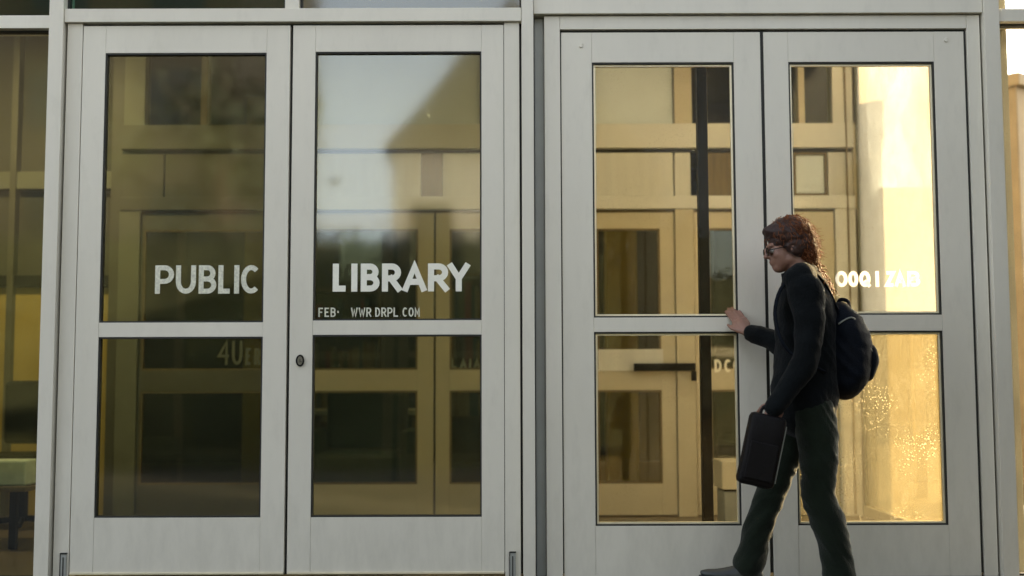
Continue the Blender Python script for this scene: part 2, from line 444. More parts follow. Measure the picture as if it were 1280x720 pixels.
def outer_door(label, c0, c1, g0, g1, top, gt, r0, r1, gb, bottom, y0, gm, bead):
    x0, x1, a, b = FX(c0), FX(c1), FX(g0), FX(g1)
    t = thing('glass_door', label, 'door', ((x0 + x1) / 2, 0, 0), 'outer entrance door leaves')
    zt, zb_ = FZ(top), FZ(bottom)
    obj('door_frame', frame_bm(x0, x1, zb_, zt, a, b, [(FZ(gt), zt), (FZ(r1), FZ(r0)), (zb_, FZ(gb))], y0), 'aluminium', t)
    for z1, z0 in ((FZ(gt), FZ(r0)), (FZ(r1), FZ(gb))):
        bm = bmesh.new(); ring(bm, a, b, z0, z1, .008, y0 + .004, y0 + .04)
        obj('gasket', bm, 'gasket', t)
        i = .0082
        if bead:
            bm = bmesh.new(); ring(bm, a + i, b - i, z0 + i, z1 - i, .009, y0 + .018, y0 + .036)
            obj('glazing_bead', bm, 'bead', t); i = .0175
        pm = gm if isinstance(gm, str) else (gm[0] if z1 > 2 else gm[1])
        obj('glass_pane', B(a + i, b - i, y0 + .022, y0 + .030, z0 + i, z1 - i), pm, t)
    return t
d1 = outer_door('outer door leaf lettered PUBLIC, leftmost of the four', 95.3, 358.6, 124, 329, 31, 65, 402, 420, 646, 717, 0, 'pane', False)
d2 = outer_door('outer door leaf lettered LIBRARY, with a round lock in its stile', 362.4, 630, 391, 602, 31, 64, 400, 418, 646, 717, 0, 'pane', False)
d3 = outer_door('outer door leaf without lettering, pushed by the walking person', 703.5, 957.6, 742.5, 923.5, 39.5, 77, 397, 415, 658.5, 730, .02, 'pane_dusty', True)
d4 = outer_door('outer door leaf behind the person, with smeared white lettering and a speckled lower pane', 962, 1217.5, 993, 1179, 39.5, 77, 394.5, 414.5, 658.5, 730, .02, ('pane_dusty', 'pane_speckled'), True)
YG = .0205
obj('lettering', word('PUBLIC', [(194, 217.5), (220, 245), (248.5, 270.5), (273, 290.5), (292.5, 299.5), (301, 326.5)], 330.5, 366, 6.2, YG, 0), 'worn_vinyl', d1)
obj('lettering', word('LIBRARY', [(416, 436), (439, 447), (451, 474.5), (477.5, 502), (503.5, 533), (535, 561), (560, 587)], 329, 364, 7.6, YG, 0), 'vinyl', d2)
sp = []; x = 398; txt = 'FEB:  WWR.DRPL.COM'
for ch in txt:
    w = {'.': 3, ' ': 6, ':': 4, 'W': 9}.get(ch, 7); sp.append((x, x + w - .6)); x += w + .6
bm = bmesh.new()
for ch, (a, b) in zip(txt, sp):
    if ch != ' ': glyph(bm, ch, at(a, 390, YG).x, at(b, 390, YG).x, at(640, 395.5, YG).z, at(640, 384, YG).z, 1.7 * D / F, YG)
obj('lettering', bm, 'worn_vinyl', d2)
obj('lettering', word('OOQIZAB', [(1044, 1059.5), (1060, 1073), (1074, 1088), (1090, 1103), (1106, 1119), (1118, 1132), (1134, 1150)], 340, 360, 4.6, YG + .02, 0), 'thin_vinyl', d4)
# lock cylinder
p = at(375, 450, 0)
bm = bmesh.new(); cyl(bm, (p.x, .001, p.z), (p.x, -.006, p.z), .021, .019, 24)
for v in bm.verts: v.co.z = p.z + (v.co.z - p.z) * 1.45
lk = obj('lock', bm, 'steel', d2)
bm = bmesh.new()
for k in range(20):
    a = 2 * math.pi * k / 20; b = 2 * math.pi * (k + 1) / 20
    cyl(bm, (p.x + .017 * math.cos(a), -.008, p.z + .025 * math.sin(a)), (p.x + .017 * math.cos(b), -.008, p.z + .025 * math.sin(b)), .0035, seg=6)
obj('lock_ring', bm, 'black_metal', d2)
bm = bmesh.new(); box(bm, p.x - .0015, p.x + .0015, -.0075, -.0055, p.z - .008, p.z + .008); obj('keyhole', bm, 'gasket', d2)
# pivots at the door feet and little cover screws
for px, dd in ((79, d1), (640, d2)):
    bm = bmesh.new(); q = at(px, 700, 0)
    box(bm, q.x - .014, q.x + .014, -.010, -.001, .02, q.z + .035, .002)
    o = obj('floor_pivot', bm, 'aluminium_side', fr)
    bm = bmesh.new()
    box(bm, q.x - .017, q.x - .0145, -.012, -.001, .02, q.z + .04); box(bm, q.x - .014, q.x + .016, -.013, -.001, q.z + .0355, q.z + .041)
    box(bm, q.x - .003, q.x + .002, -.012, -.0102, .02, q.z + .02)
    obj('pivot_cover', bm, 'gasket', fr)
for px, py, dd in ((727, 58, d3), (1183, 52, d4)):
    q = at(px, py, .02); bm = bmesh.new(); cyl(bm, (q.x, .0205, q.z), (q.x, .013, q.z), .010, .008, 16)
    cyl(bm, (q.x + .006, .02, q.z + .012), (q.x + .006, .016, q.z + .012), .005, .004, 12)
    obj('cover_screw', bm, 'aluminium', dd)
# closer rail on left leaves: slim drip strips at their feet
for dd, a, b in ((d1, 95.3, 358.6), (d2, 362.4, 630)):
    obj('drip_strip', B(FX(a) + .002, FX(b) - .002, -.008, -.0005, .035, .045, .001), 'bead', dd)
# ---- glazing around the doors
def window(label, c0, c1, z0, z1, m, cat='window', name='sidelight_window', Y=.03):
    x0, x1 = FX(c0), FX(c1)
    t = thing(name, label, cat, ((x0 + x1) / 2, Y, z0))
    bm = bmesh.new(); ring(bm, x0 + .001, x1 - .001, z0 + .001, z1 - .001, .009, Y - .01, Y + .03); obj('gasket', bm, 'gasket', t)
    obj('glass_pane', B(x0 + .0105, x1 - .0105, Y + .004, Y + .012, z0 + .0105, z1 - .0105), m, t)
window('tall sidelight left of the PUBLIC door, with a golden room behind it', -142, 54, FZ(722), FZ(35), 'pane')
window('narrow tall sidelight at the right edge, glowing with sunlight', 1259, 1542, FZ(722), FZ(30), 'pane_dusty')
window('upper window above the left sidelight, dark teal', -142, 54, FZ(19), TOPZ, 'pane_teal', name='upper_window')
window('upper window above the PUBLIC door', 72, 352, FZ(11), TOPZ, 'pane_teal', name='upper_window')
window('upper window above the LIBRARY door', 370, 653, FZ(11), TOPZ, 'pane', name='upper_window')
window('upper window above the right sidelight', 1259, 1542, FZ(14), TOPZ, 'pane_dusty', name='upper_window')

# ------------------------------------------------------------------ vestibule shell
XR = 2.50
CE = 3.60
struct('ceiling', B(-6.4, XR + .02, .125, 9, CE, CE + .12), 'plaster')
rf = tag(obj('roof', B(-6.4, XR + .1, .125, 9.1, CE + .125, CE + .4), 'plaster'), 'flat roof slab over the entrance lobby', 'roof')
# right side screen: frames and dusty glass the low sun shines through
sc_ = thing('side_screen', 'sunlit dusty glass screen closing the lobby on its right', 'glass screen', (XR, 1.4, 0))
bm = bmesh.new()
ys = [.125, .86, IY - .02]
for y in ys: box(bm, XR - .03, XR + .03, y, y + .045, .015, CE - .002, .002)
obj('post', bm, 'cream_paint', sc_)
for a, b in zip(ys, ys[1:]):
    for z in (.016, CE - .075): obj('rail', B(XR - .028, XR + .028, a + .046, b - .001, z, z + .07, bev=.002), 'cream_paint', sc_)
for a, b in zip(ys, ys[1:]):
    obj('glass_pane', B(XR - .004, XR + .004, a + .046, b - .001, 1.33, CE - .076), 'pane_side' if a > .5 else 'pane_dusty', sc_)
    obj('film_pane', B(XR - .004, XR + .004, a + .046, b - .001, .087, 1.328), 'pane_film' if a > .5 else 'pane_dusty', sc_)

# ---- inner partition with doors
ZH = IZ(265)
iw = thing('partition_wall', 'cream painted partition of panels and posts between lobby and library', 'wall', (0, IY, 0))
def ip(name, m, x0, x1, z0, z1, y0=0, y1=.12, bev=.002):
    return obj(name, B(x0, x1, IY + y0, IY + y1, z0, z1, bev=bev), m, iw)
XA, XB = IX(147), XR - .031
for q0_, q1_, mm in ((XA, IX(346), 'left_shade_paint'), (IX(346) + .003, XB, 'white_paint')):
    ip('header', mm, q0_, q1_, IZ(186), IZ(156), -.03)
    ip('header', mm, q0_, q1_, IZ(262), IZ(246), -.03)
ip('head_strip', 'gasket', XA, XB, IZ(190.5), IZ(186) - .001, .02)
ip('head_strip', 'brown_wood', XA, XB, IZ(265), IZ(262) - .001, .02)
# upright posts
P_ = {'l': (147, 173, 'olive_paint'), 'm': (845, 868, 'cream_paint'), 'r': (1046, 1086, 'white_paint')}
for a, b, m in P_.values():
    ip('post', m, IX(a), IX(b), .013, IZ(262) - .001 if a != 1046 else IZ(262) - .001, -.02, .11)
ip('post', 'white_paint', IX(1046), IX(1086), IZ(156) + .001, CE - .001, -.02)
ip('post', 'cream_paint', IX(846), IX(868), IZ(156) + .001, CE - .001, -.02)
ip('post', 'cream_paint', IX(602), IX(622), IZ(156) + .001, CE - .001, -.02)
ip('post', 'olive_paint', IX(150), IX(176), IZ(156) + .001, CE - .001, -.02)
ip('post', 'brown_wood', IX(246), IX(254), IZ(156) + .001, CE - .001, 0)
ip('post', 'cream_paint', IX(1004), IX(1012), IZ(156) + .001, CE - .001, 0)
# frieze panels between the headers
cols = [(147, 200), (202, 330), (332, 525), (553, 735), (737, 844), (846, 866), (1040, 1086)]
for i, (a, b) in enumerate(cols): ip('panel', 'warm_board' if a > 331 else 'left_shade_paint', IX(a), IX(b), IZ(245.5), IZ(191), .01)
ip('panel', 'brown_wood', IX(526), IX(552), IZ(245.5), IZ(191), .015)
ip('panel', 'brown_wood', IX(888), IX(938), IZ(245.5), IZ(191), .015)
ip('panel', 'pale_board', IX(1000), IX(1037), IZ(243), IZ(193), .03)
bm = bmesh.new(); ring(bm, IX(996), IX(1039), IZ(245.5), IZ(191), .018, IY + .01, IY + .03); obj('panel_frame', bm, 'brown_wood', iw)
for a, b, m in ((1061, 1063, 'brown_wood'), (1074, 1083, 'olive_paint'), (1083.5, 1089, 'cream_paint')):
    ip('post_strip', m, IX(a), IX(b), .03, CE - .01, -.034, -.0205, .001)
# upper lights over the header
for a, b, m in ((177, 245, 'pane_inner'), (255, 340, 'pane_inner'), (870, 1003, 'pane_inner'), (1013, 1045, 'pane_inner')):
    obj('upper_light', B(IX(a), IX(b), IY + .04, IY + .05, IZ(156) + .002, CE - .002), m, iw)
for a, b in ((341, 600), (623, 845)):
    ip('upper_panel', 'pale_board', IX(a), IX(b), IZ(156) + .001, CE - .002, .02)

def inner_door(label, c0, c1, g0, g1, fm, y0=0., mid=(462, 488), gt=286, gb=605, sign=None, group='inner lobby door leaves'):
    x0, x1 = IX(c0), IX(c1)
    t = thing('inner_door', label, 'door', ((x0 + x1) / 2, IY, 0), group)
    zt = ZH - .004; zb_ = .022
    Y = IY + y0
    a, b = IX(g0), IX(g1)
    obj('door_frame', frame_bm(x0, x1, zb_, zt, a, b, [(IZ(gt), zt), (IZ(mid[1]), IZ(mid[0])), (zb_, IZ(gb))], Y, .045), fm, t)
    for z1, z0 in ((IZ(gt), IZ(mid[0])), (IZ(mid[1]), IZ(gb))):
        bm = bmesh.new(); ring(bm, a, b, z0, z1, .014, Y + .003, Y + .04); obj('glazing_bead', bm, 'brown_wood', t)
        obj('glass_pane', B(a + .0145, b - .0145, Y + .02, Y + .028, z0 + .0145, z1 - .0145), 'pane_inner', t)
    return t
i1 = inner_door('inner door leaf seen through the PUBLIC door', 174, 357.5, 177, 338, 'left_shade_paint')
i2 = inner_door('inner door leaf seen through the LIBRARY door, left of the narrow gap', 359, 542, 377, 522, 'cream_paint')
i3 = inner_door('inner door leaf right of the narrow gap behind the LIBRARY door', 544.5, 727, 562, 709, 'cream_paint')
i4 = inner_door('inner door leaf with a dark push bar, seen through the unlettered door', 729, 844, 746, 826, 'cream_paint')
i5 = inner_door('narrow inner door leaf behind the black post', 869, 957, 886, 938, 'cream_paint')
i6 = inner_door('narrow inner door leaf hidden partly by the walking person', 959, 1045, 976, 1020, 'cream_paint')
# push bar on i4
p = at(850, 459, IY - .09)
bm = bmesh.new(); box(bm, IX(790), IX(866), IY - .10, IY - .07, p.z - .03, p.z + .025, .004); box(bm, IX(795), IX(801), IY - .071, IY - .001, p.z - .02, p.z + .02)
box(bm, IX(838), IX(842), IY - .071, IY - .001, p.z - .02, p.z + .02); box(bm, IX(861), IX(867), IY - .105, IY - .065, p.z - .10, p.z - .031, .004)
obj('push_bar', bm, 'black_metal', i4)
# notice plates on the mid rails with their blurred lettering
def plate(parent, c0, c1, r0, r1, m, txt, spans, t0, t1, w, lm, dy=-.006):
    obj('notice', B(IX(c0), IX(c1), IY + dy, IY - .0005, IZ(r1), IZ(r0), bev=.001), m, parent)
    if txt:
        bm = bmesh.new()
        for ch, (a, b) in zip(txt, spans): glyph(bm, ch, IX(a), IX(b), IZ(t1), IZ(t0), w * (IY + D) / F, IY + dy - .001)
        obj('notice_lettering', bm, lm, parent)
bm = bmesh.new()
for ch, a, b, t0, t1 in (('4', 272, 288, 425, 455), ('U', 290, 303, 425, 455), ('E', 307, 315, 434, 455), ('R', 318, 326, 434, 455)):
    glyph(bm, ch, IX(a), IX(b), IZ(t1), IZ(t0), 3.4 * (IY + D) / F, IY + .012)
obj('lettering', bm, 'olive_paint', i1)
plate(i4, 747, 828, 437, 464, 'warm_board', '', [], 0, 0, 0, '')
bm = bmesh.new()
for ch, a, b in (('D', 892, 901), ('C', 904, 913), ('C', 915, 925)): glyph(bm, ch, IX(a), IX(b), IZ(466), IZ(450), 3 * (IY + D) / F, IY - .003)
obj('lettering', bm, 'vinyl', i5)
bm = bmesh.new()
for ch, a, b in (('L', 564, 572), ('A', 575, 583), ('I', 586, 589), ('A', 592, 600)): glyph(bm, ch, IX(a), IX(b), IZ(460), IZ(448), 2.6 * (IY + D) / F, IY + .012)
obj('lettering', bm, 'olive_paint', i3)

# ------------------------------------------------------------------ the rest of the library building
lb = thing('library_building', 'upper storeys and left wing of the library building above the glazed entrance', 'building', (-10, 6, 0))
XL = FX(-160) - .002
obj('wall', B(-24, XR + .1, .14, 12, CE + .401, 11), 'plaster', lb)
obj('wall', B(-24, -6.41, -.02, 12, -.004, CE + .40), 'plaster', lb); obj('wall', B(-6.409, XL, -.02, .10, -.004, CE + .40), 'plaster', lb)
for k in range(8):
    x = -22 + k * 3.1; f = obj('window', B(x, x + 1.6, .10, .139, 5.4, 7.6), 'win_dark', lb)
# ------------------------------------------------------------------ library interior
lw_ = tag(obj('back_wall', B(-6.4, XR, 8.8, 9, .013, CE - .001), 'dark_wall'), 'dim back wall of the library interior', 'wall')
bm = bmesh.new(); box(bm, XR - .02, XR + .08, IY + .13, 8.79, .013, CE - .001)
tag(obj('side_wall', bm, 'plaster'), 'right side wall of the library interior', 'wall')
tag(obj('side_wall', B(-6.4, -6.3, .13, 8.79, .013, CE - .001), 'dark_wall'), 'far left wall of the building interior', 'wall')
# golden room behind the left sidelight
gw = thing('ochre_partition', 'golden yellow partition with a black rail, seen through the left sidelight', 'wall', (-3.9, 2.9, 0))
obj('panel', B(-5.6, IX(128), 2.9, 3.0, .013, at(30, 358, 2.9).z), 'ochre_wall', gw)
obj('rail', B(-5.6, IX(128), 2.86, 2.99, at(30, 357, 2.9).z, at(30, 343, 2.9).z, bev=.003), 'black_metal', gw)
obj('upper_panel', B(-5.6, IX(128), 2.92, 3.0, at(30, 342.5, 2.9).z, at(30, 236, 2.9).z), 'dark_wall', gw)
obj('shelf_edge', B(-5.6, IX(128), 2.86, 2.99, at(30, 235.5, 2.9).z, at(30, 214, 2.9).z, bev=.003), 'olive_paint', gw)
obj('top_panel', B(-5.6, IX(128), 2.93, 3.0, at(30, 213, 2.9).z, CE - .002), 'dark_wall', gw)
for a, b in ((-4, 4), (126, 146)):
    obj('post', B(IX(a), IX(b), 2.84, 3.01, .013, CE - .001, bev=.003), 'left_shade_paint', gw)
# desk with a white carton
dk = thing('desk', 'dark desk behind the left sidelight', 'desk', (-3.0, 1.3, 0))
zt = at(20, 604, 1.2).z
obj('desk_top', B(-3.35, at(36, 604, 1.2).x + .04, 1.05, 1.6, zt - .03, zt - .001, bev=.003), 'brown_wood', dk)
for x in (-3.3, at(36, 604, 1.2).x - .04):
    for y in (1.09, 1.56): obj('leg', B(x - .02, x + .02, y - .02, y + .02, .013, zt - .031, bev=.002), 'black_metal', dk)
c = at(14, 590, 1.2)
tag(obj('carton', B(c.x - .14, c.x + .12, 1.1, 1.3, zt, at(14, 574, 1.1).z, bev=.012), 'box_white'), 'pale greenish carton resting on the dark desk at the left edge', 'box')
ch_ = thing('office_chair', 'dark high-backed chair behind the desk', 'chair', (-3.25, 2.2, 0))
obj('seat', B(-3.5, -3.0, 1.95, 2.4, .42, .50, bev=.03), 'black_metal', ch_)
obj('backrest', B(-3.48, -3.02, 2.36, 2.44, .55, .98, bev=.03), 'black_metal', ch_)
bm = bmesh.new(); cyl(bm, (-3.25, 2.18, .05), (-3.25, 2.18, .42), .03); obj('column', bm, 'black_metal', ch_)
for k in range(5):
    a = k * 2 * math.pi / 5; bm = bmesh.new()
    cyl(bm, (-3.25, 2.18, .07), (-3.25 + .27 * math.cos(a), 2.18 + .27 * math.sin(a), .045), .018, .012); obj('leg', bm, 'black_metal', ch_)
# black post and bin just inside the unlettered door
q0 = at(880.5, 380, .45)
bp_ = thing('black_post', 'slim black post standing just inside the unlettered door', 'post', (q0.x, .45, 0))
obj('shaft', B(q0.x - .027, q0.x + .027, .42, .48, .02, CE - .012, bev=.003), 'black_metal', bp_)
obj('foot_plate', B(q0.x - .06, q0.x + .06, .38, .52, .0125, .0195), 'black_metal', bp_)
obj('head_plate', B(q0.x - .06, q0.x + .06, .38, .52, CE - .0115, CE - .0005), 'black_metal', bp_)
bc = at(916, 640, 1.6)
bn = thing('waste_bin', 'grey lobby bin with a cream hood, behind the black post', 'bin', (bc.x, 1.6, 0))
zz = at(640, 611, 1.6).z
obj('body', B(bc.x - .075, bc.x + .14, 1.5, 1.75, .013, zz - .01, bev=.01), 'bin_grey', bn)
bm = B(bc.x - .09, bc.x + .16, 1.48, 1.77, zz, at(640, 577, 1.48).z, bev=.008); obj('hood', bm, 'cream_paint', bn)
obj('collar', B(bc.x - .07, bc.x + .13, 1.51, 1.74, zz - .0098, zz - .0002), 'black_metal', bn)
# sign on a pale post outside, seen through the dusty screen
q1, q2 = at(1098, 270, 4.2), at(1172, 236, 4.2)
os_ = thing('outdoor_sign', 'brown sign board on a pale post outside, seen blurred through the dusty screen', 'sign', ((q1.x + q2.x) / 2, 4.2, 0))
obj('board', B(q1.x, q2.x, 4.18, 4.22, q1.z, q2.z, bev=.005), 'stone', os_)
obj('post', B(at(1136, 300, 4.26).x, at(1149, 300, 4.26).x, 4.23, 4.30, -.004, q2.z - .02, bev=.004), 'box_pale', os_)
obj('panel', B(at(1130, 250, 4.17).x, q2.x - .03, 4.170, 4.1795, q1.z + .03, q2.z - .03), 'warm_board', os_)
# bookcases with books
def bookcase(label, x0, y, w, h, group='bookcases in the dim library'):
    t = thing('bookcase', label, 'bookcase', (x0 + w / 2, y, 0), group)
    obj('side_panel', B(x0, x0 + .03, y - .3, y, .013, h), 'brown_wood', t)
    obj('side_panel', B(x0 + w - .03, x0 + w, y - .3, y, .013, h), 'brown_wood', t)
    obj('back_panel', B(x0 + .031, x0 + w - .031, y - .012, y, .05, h - .001), 'brown_wood', t)
    n = 5
    for k in range(n):
        z = .06 + k * (h - .12) / (n - 1)
        obj('shelf', B(x0 + .031, x0 + w - .031, y - .29, y - .013, z, z + .025), 'brown_wood', t)
        if k < n - 1 and k > 0:
            x = x0 + .05
            while x < x0 + w - .12:
                bw = random.uniform(.035, .075); bh = random.uniform(.6, .88) * (h - .12) / (n - 1)
                if random.random() > .12:
                    i = random.randrange(5)
                    nm = ['dark red', 'blue grey', 'tan', 'olive', 'pale buff'][i]
                    o = obj('book', B(x, x + bw - .003, y - .26, y - .06, z + .0255, z + bh, bev=.002), 'book%d' % i)
                    tag(o, '%s book upright in the dim library bookcases' % nm, 'book', '%s books in the bookcases' % nm)
                x += bw
bookcase('bookcase deep in the library behind the PUBLIC door', -2.7, 7.2, 1.3, 2.0)
bookcase('bookcase deep in the library behind the LIBRARY door', -.75, 7.6, 1.3, 2.2)
# reading table, blue armchair, screen
tb = thing('reading_table', 'small wooden table inside, behind the LIBRARY door', 'table', (-1.25, 4.3, 0))
obj('tabletop', B(-1.75, -.75, 4.0, 4.7, .70, .74, bev=.004), 'warm_board', tb)
for x in (-1.7, -.8):
    for y in (4.05, 4.65): obj('leg', B(x - .025, x + .025, y - .025, y + .025, .013, .699), 'brown_wood', tb)
ac = thing('armchair', 'blue upholstered armchair inside, behind the LIBRARY door', 'armchair', (-1.15, 3.5, 0))
obj('seat', B(-1.5, -.85, 3.3, 3.9, .14, .43, bev=.04), 'blue_cloth', ac)
obj('backrest', B(-1.5, -.85, 3.86, 4.0, .435, .9, bev=.04), 'blue_cloth', ac)
for x in (-1.6, -.86): obj('armrest', B(x, x + .11, 3.3, 3.95, .14, .60, bev=.03), 'blue_cloth', ac)
for x in (-1.55, -.8):
    for y in (3.36, 3.88): obj('leg', B(x - .02, x + .02, y - .02, y + .02, .013, .139), 'brown_wood', ac)
# columns
for x, lab in ((-2.3, 'left'), (1.0, 'right')):
    bm = bmesh.new(); box(bm, x - .14, x + .14, 5.0, 5.28, .013, CE - .001, .01)
    tag(obj('column', bm, 'ochre_wall'), 'square ochre column in the library, %s of the inner doors\' middle' % lab, 'column', 'columns in the library')
# ceiling lamps
def lamp(x, y, e, label, cat='ceiling lamp', vis=True):
    t = thing('ceiling_lamp', label, cat, (x, y, CE), 'round ceiling lamps indoors')
    bm = bmesh.new(); cyl(bm, (x, y, CE - .001), (x, y, CE - .05), .13, .13, 28); obj('housing', bm, 'lamp_body', t)
    bm = bmesh.new(); cyl(bm, (x, y, CE - .0505), (x, y, CE - .062), .11, .10, 28); obj('diffuser', bm, 'lamp_glow', t)
    li = bpy.data.lights.new('lamp_light', 'AREA'); li.shape = 'DISK'; li.size = .2; li.energy = e; li.color = (1, .80, .48)
    lo = bpy.data.objects.new('lamp_light', li); COL.objects.link(lo); lo.parent = t; lo.location = (0, 0, -.07)
LE = .05
lamp(-3.6, 1.6, 220 * LE, 'round ceiling lamp over the desk at the left')
lamp(-1.3, 1.5, 10 * LE, 'round ceiling lamp in the lobby behind the left doors')
lamp(.9, 1.5, 34 * LE, 'round ceiling lamp in the lobby behind the unlettered door')
lamp(-1.2, 4.2, 14 * LE, 'round ceiling lamp in the library, nearer the left')
lamp(.3, 4.2, 22 * LE, 'round ceiling lamp in the library, nearer the right')
lamp(-.6, 6.4, 20 * LE, 'round ceiling lamp above the bookcases')

# ------------------------------------------------------------------ outdoors right and behind the camera
pr = thing('stone_pier', 'sunlit orange stone pier seen through the right sidelight', 'pier', (3.72, 4.0, 0))
mt = Matrix.Translation((4.05, 3.9, 0)) @ Matrix.Rotation(R(40), 4, 'Z')
obj('shaft', B(-.28, .28, -.28, .28, 0, 3.3, bev=.01, mtx=mt), 'stone', pr)
obj('base', B(-.34, .34, -.34, .34, 0.0, .18, bev=.01, mtx=mt), 'stone', pr)
obj('cap', B(-.33, .33, -.33, .33, 3.301, 3.4, bev=.01, mtx=mt), 'stone', pr)
mt = Matrix.Translation((3.0, 1.0, 0)) @ Matrix.Rotation(R(50), 4, 'Z')
lo_ = tag(obj('low_kerb_block', B(-.35, .35, -.2, .2, 0, .22, bev=.01, mtx=mt), 'box_white'), 'low pale block outside the right sidelight', 'block')
lo_.data.materials[0] = M['box_pale']

def house(name, label, x0, x1, y0, y1, h, m, face, cols, rows, gable=0, wm='win_dark', group=None, rot=0):
    cx, cy = (x0 + x1) / 2, (y0 + y1) / 2
    t = thing(name, label, 'building', (cx, cy, 0), group)
    bm = B(x0, x1, y0, y1, -.12, h)
    obj('wall', bm, m, t)
    bm = bmesh.new()
    if gable:
        a = [bm.verts.new(v) for v in ((x0 - .3, y0 - .3, h), (x1 + .3, y0 - .3, h), (cx, y0 - .3, h + gable))]
        b = [bm.verts.new(v) for v in ((x0 - .3, y1 + .3, h), (x1 + .3, y1 + .3, h), (cx, y1 + .3, h + gable))]
        bm.faces.new(a); bm.faces.new(b[::-1])
        for i in range(3): bm.faces.new((a[i], a[(i + 1) % 3], b[(i + 1) % 3], b[i]))
    else:
        box(bm, x0 - .2, x1 + .2, y0 - .2, y1 + .2, h + .001, h + .4)
    obj('roof', bm, 'opp_stone', t)
    fy = y1 if face > 0 else y0
    for i in range(cols):
        for j in range(rows):
            x = x0 + (i + .5) * (x1 - x0) / cols; z = 1.4 + j * (h - 1.5) / rows
            w = (x1 - x0) / cols * .27; hh = (h - 1.5) / rows * .55
            bm = bmesh.new(); ring(bm, x - w, x + w, z, z + hh, .1, fy - .05, fy + .05)
            f = obj('window', bm, 'opp_stone', t)
            obj('pane', B(x - w + .1, x + w - .1, fy - .02, fy + .03, z + .1, z + hh - .1), wm, f) if False else None
            bm = B(x - w + .101, x + w - .101, fy - .02, fy + .03, z + .101, z + hh - .101)
            pn_ = obj('pane', bm, wm); pn_.parent = f; pn_.location = (0, 0, 0)
            pn_.data.transform(Matrix.Translation(-t.location))
    if rot: t.rotation_euler.z = rot
    return t
house('office_building', 'tall dark stone office block across the street, mirrored in the PUBLIC door', -26, -7.2, -38, -25, 17, 'opp_stone', 1, 6, 5)
house('gabled_house', 'gabled house across the street, mirrored in the LIBRARY door', -3.2, 3.2, -36, -26, 7.2, 'opp_light', 1, 3, 2, gable=4.2)
house('town_house', 'pale town house across the street on the right', 12, 24, -38, -26, 8, 'opp_light', 1, 4, 3)
hb = house('stone_house', 'sunlit golden stone house beyond the lobby\'s right side', 9, 23, 26, 34, 5.6, 'stone', -1, 5, 2, rot=R(38))

def tree(label, x, y, h, cr, n=1500, zc=.68):
    t = thing('street_tree', label, 'tree', (x, y, -.12), 'street trees behind the camera')
    bm = bmesh.new()
    tube(bm, [(x, y, -.12), (x + .1, y, h * .3), (x, y + .1, h * .6), (x, y, h * .85)], [.2, .15, .09, .03], 10)
    for k in range(12):
        a = random.uniform(0, 6.28); z = random.uniform(.35, .8) * h; L = cr * random.uniform(.6, .95)
        e = Vector((x + L * math.cos(a), y + L * math.sin(a), z + L * .6))
        tube(bm, [(x, y, z), (Vector((x, y, z)) + e) / 2 + Vector((0, 0, .15)), e], [.06, .04, .015], 6)
    obj('trunk', bm, 'bark', t)
    bm = bmesh.new()
    cl = [(Vector((random.gauss(0, .45), random.gauss(0, .45), random.gauss(0, .42))), random.uniform(.25, .5)) for _ in range(22)]
    for _ in range(n):
        c, r = random.choice(cl)
        p = Vector((x, y, h * zc)) + (c + Vector((random.gauss(0, 1), random.gauss(0, 1), random.gauss(0, 1))) * r * .45) * cr
        s = random.uniform(.07, .16); nn = Vector((random.gauss(0, 1), random.gauss(0, 1), random.gauss(0, 1))).normalized()
        u = nn.orthogonal().normalized() * s; w = nn.cross(u)
        bm.faces.new([bm.verts.new(p + q) for q in (u, w * .6, -u, -w * .6)])
    obj('crown', bm, 'leaf', t)
tree('loose street tree mirrored in the PUBLIC door beside the dark block', -5.6, -17, 8.5, 2.0, 1300)
tree('small street tree mirrored low in the unlettered door', 2.6, -17, 5.2, 1.4, 1200)

# added out of view to darken the entrance: clipped greenery behind, dark wall right
hd = thing('shade_hedge', 'tall clipped greenery added behind the camera, unseen, to darken the facade and door glass', 'shade_hedge', (0, -8.4, 0))
obj('core', B(-9.5, 8.5, -8.8, -8.0, -.12, 2.62), 'leaf', hd)
bm = bmesh.new()
for k in range(9000):
    x = random.uniform(-9.6, 8.6); z = random.uniform(0, 2.85); y = random.choice((-7.97, -8.83)) + random.gauss(0, .05)
    if random.random() < .25: z = 2.62 + abs(random.gauss(0, .09)); y = random.uniform(-8.8, -8)
    s = random.uniform(.03, .06); nn = Vector((random.gauss(0, 1), random.gauss(0, 1), random.gauss(0, 1))).normalized()
    u = nn.orthogonal().normalized() * s; w_ = nn.cross(u); p = Vector((x, y, z))
    bm.faces.new([bm.verts.new(p + q) for q in (u, w_ * .6, -u, -w_ * .6)])
obj('leaves', bm, 'leaf', hd)
tag(obj('shade_wall', B(3.64, 4.0, -4.6, -.07, -.004, 4.6), 'opp_stone'), 'dark wall added right of the entrance, unseen, to shade the facade', 'wall')  # added blocker that dims the right side of the facade

# ------------------------------------------------------------------ the person
YC = -.42
def A(px, py, dy=0): return tuple(at(px, py, YC + dy))
def row(px, py, dy, *r): return A(px, py, dy) + tuple(r)
person = thing('person', 'person in dark jacket and dark green trousers striding left, pushing the door with one hand', 'person', (A(1005, 500)[0], YC, 0))
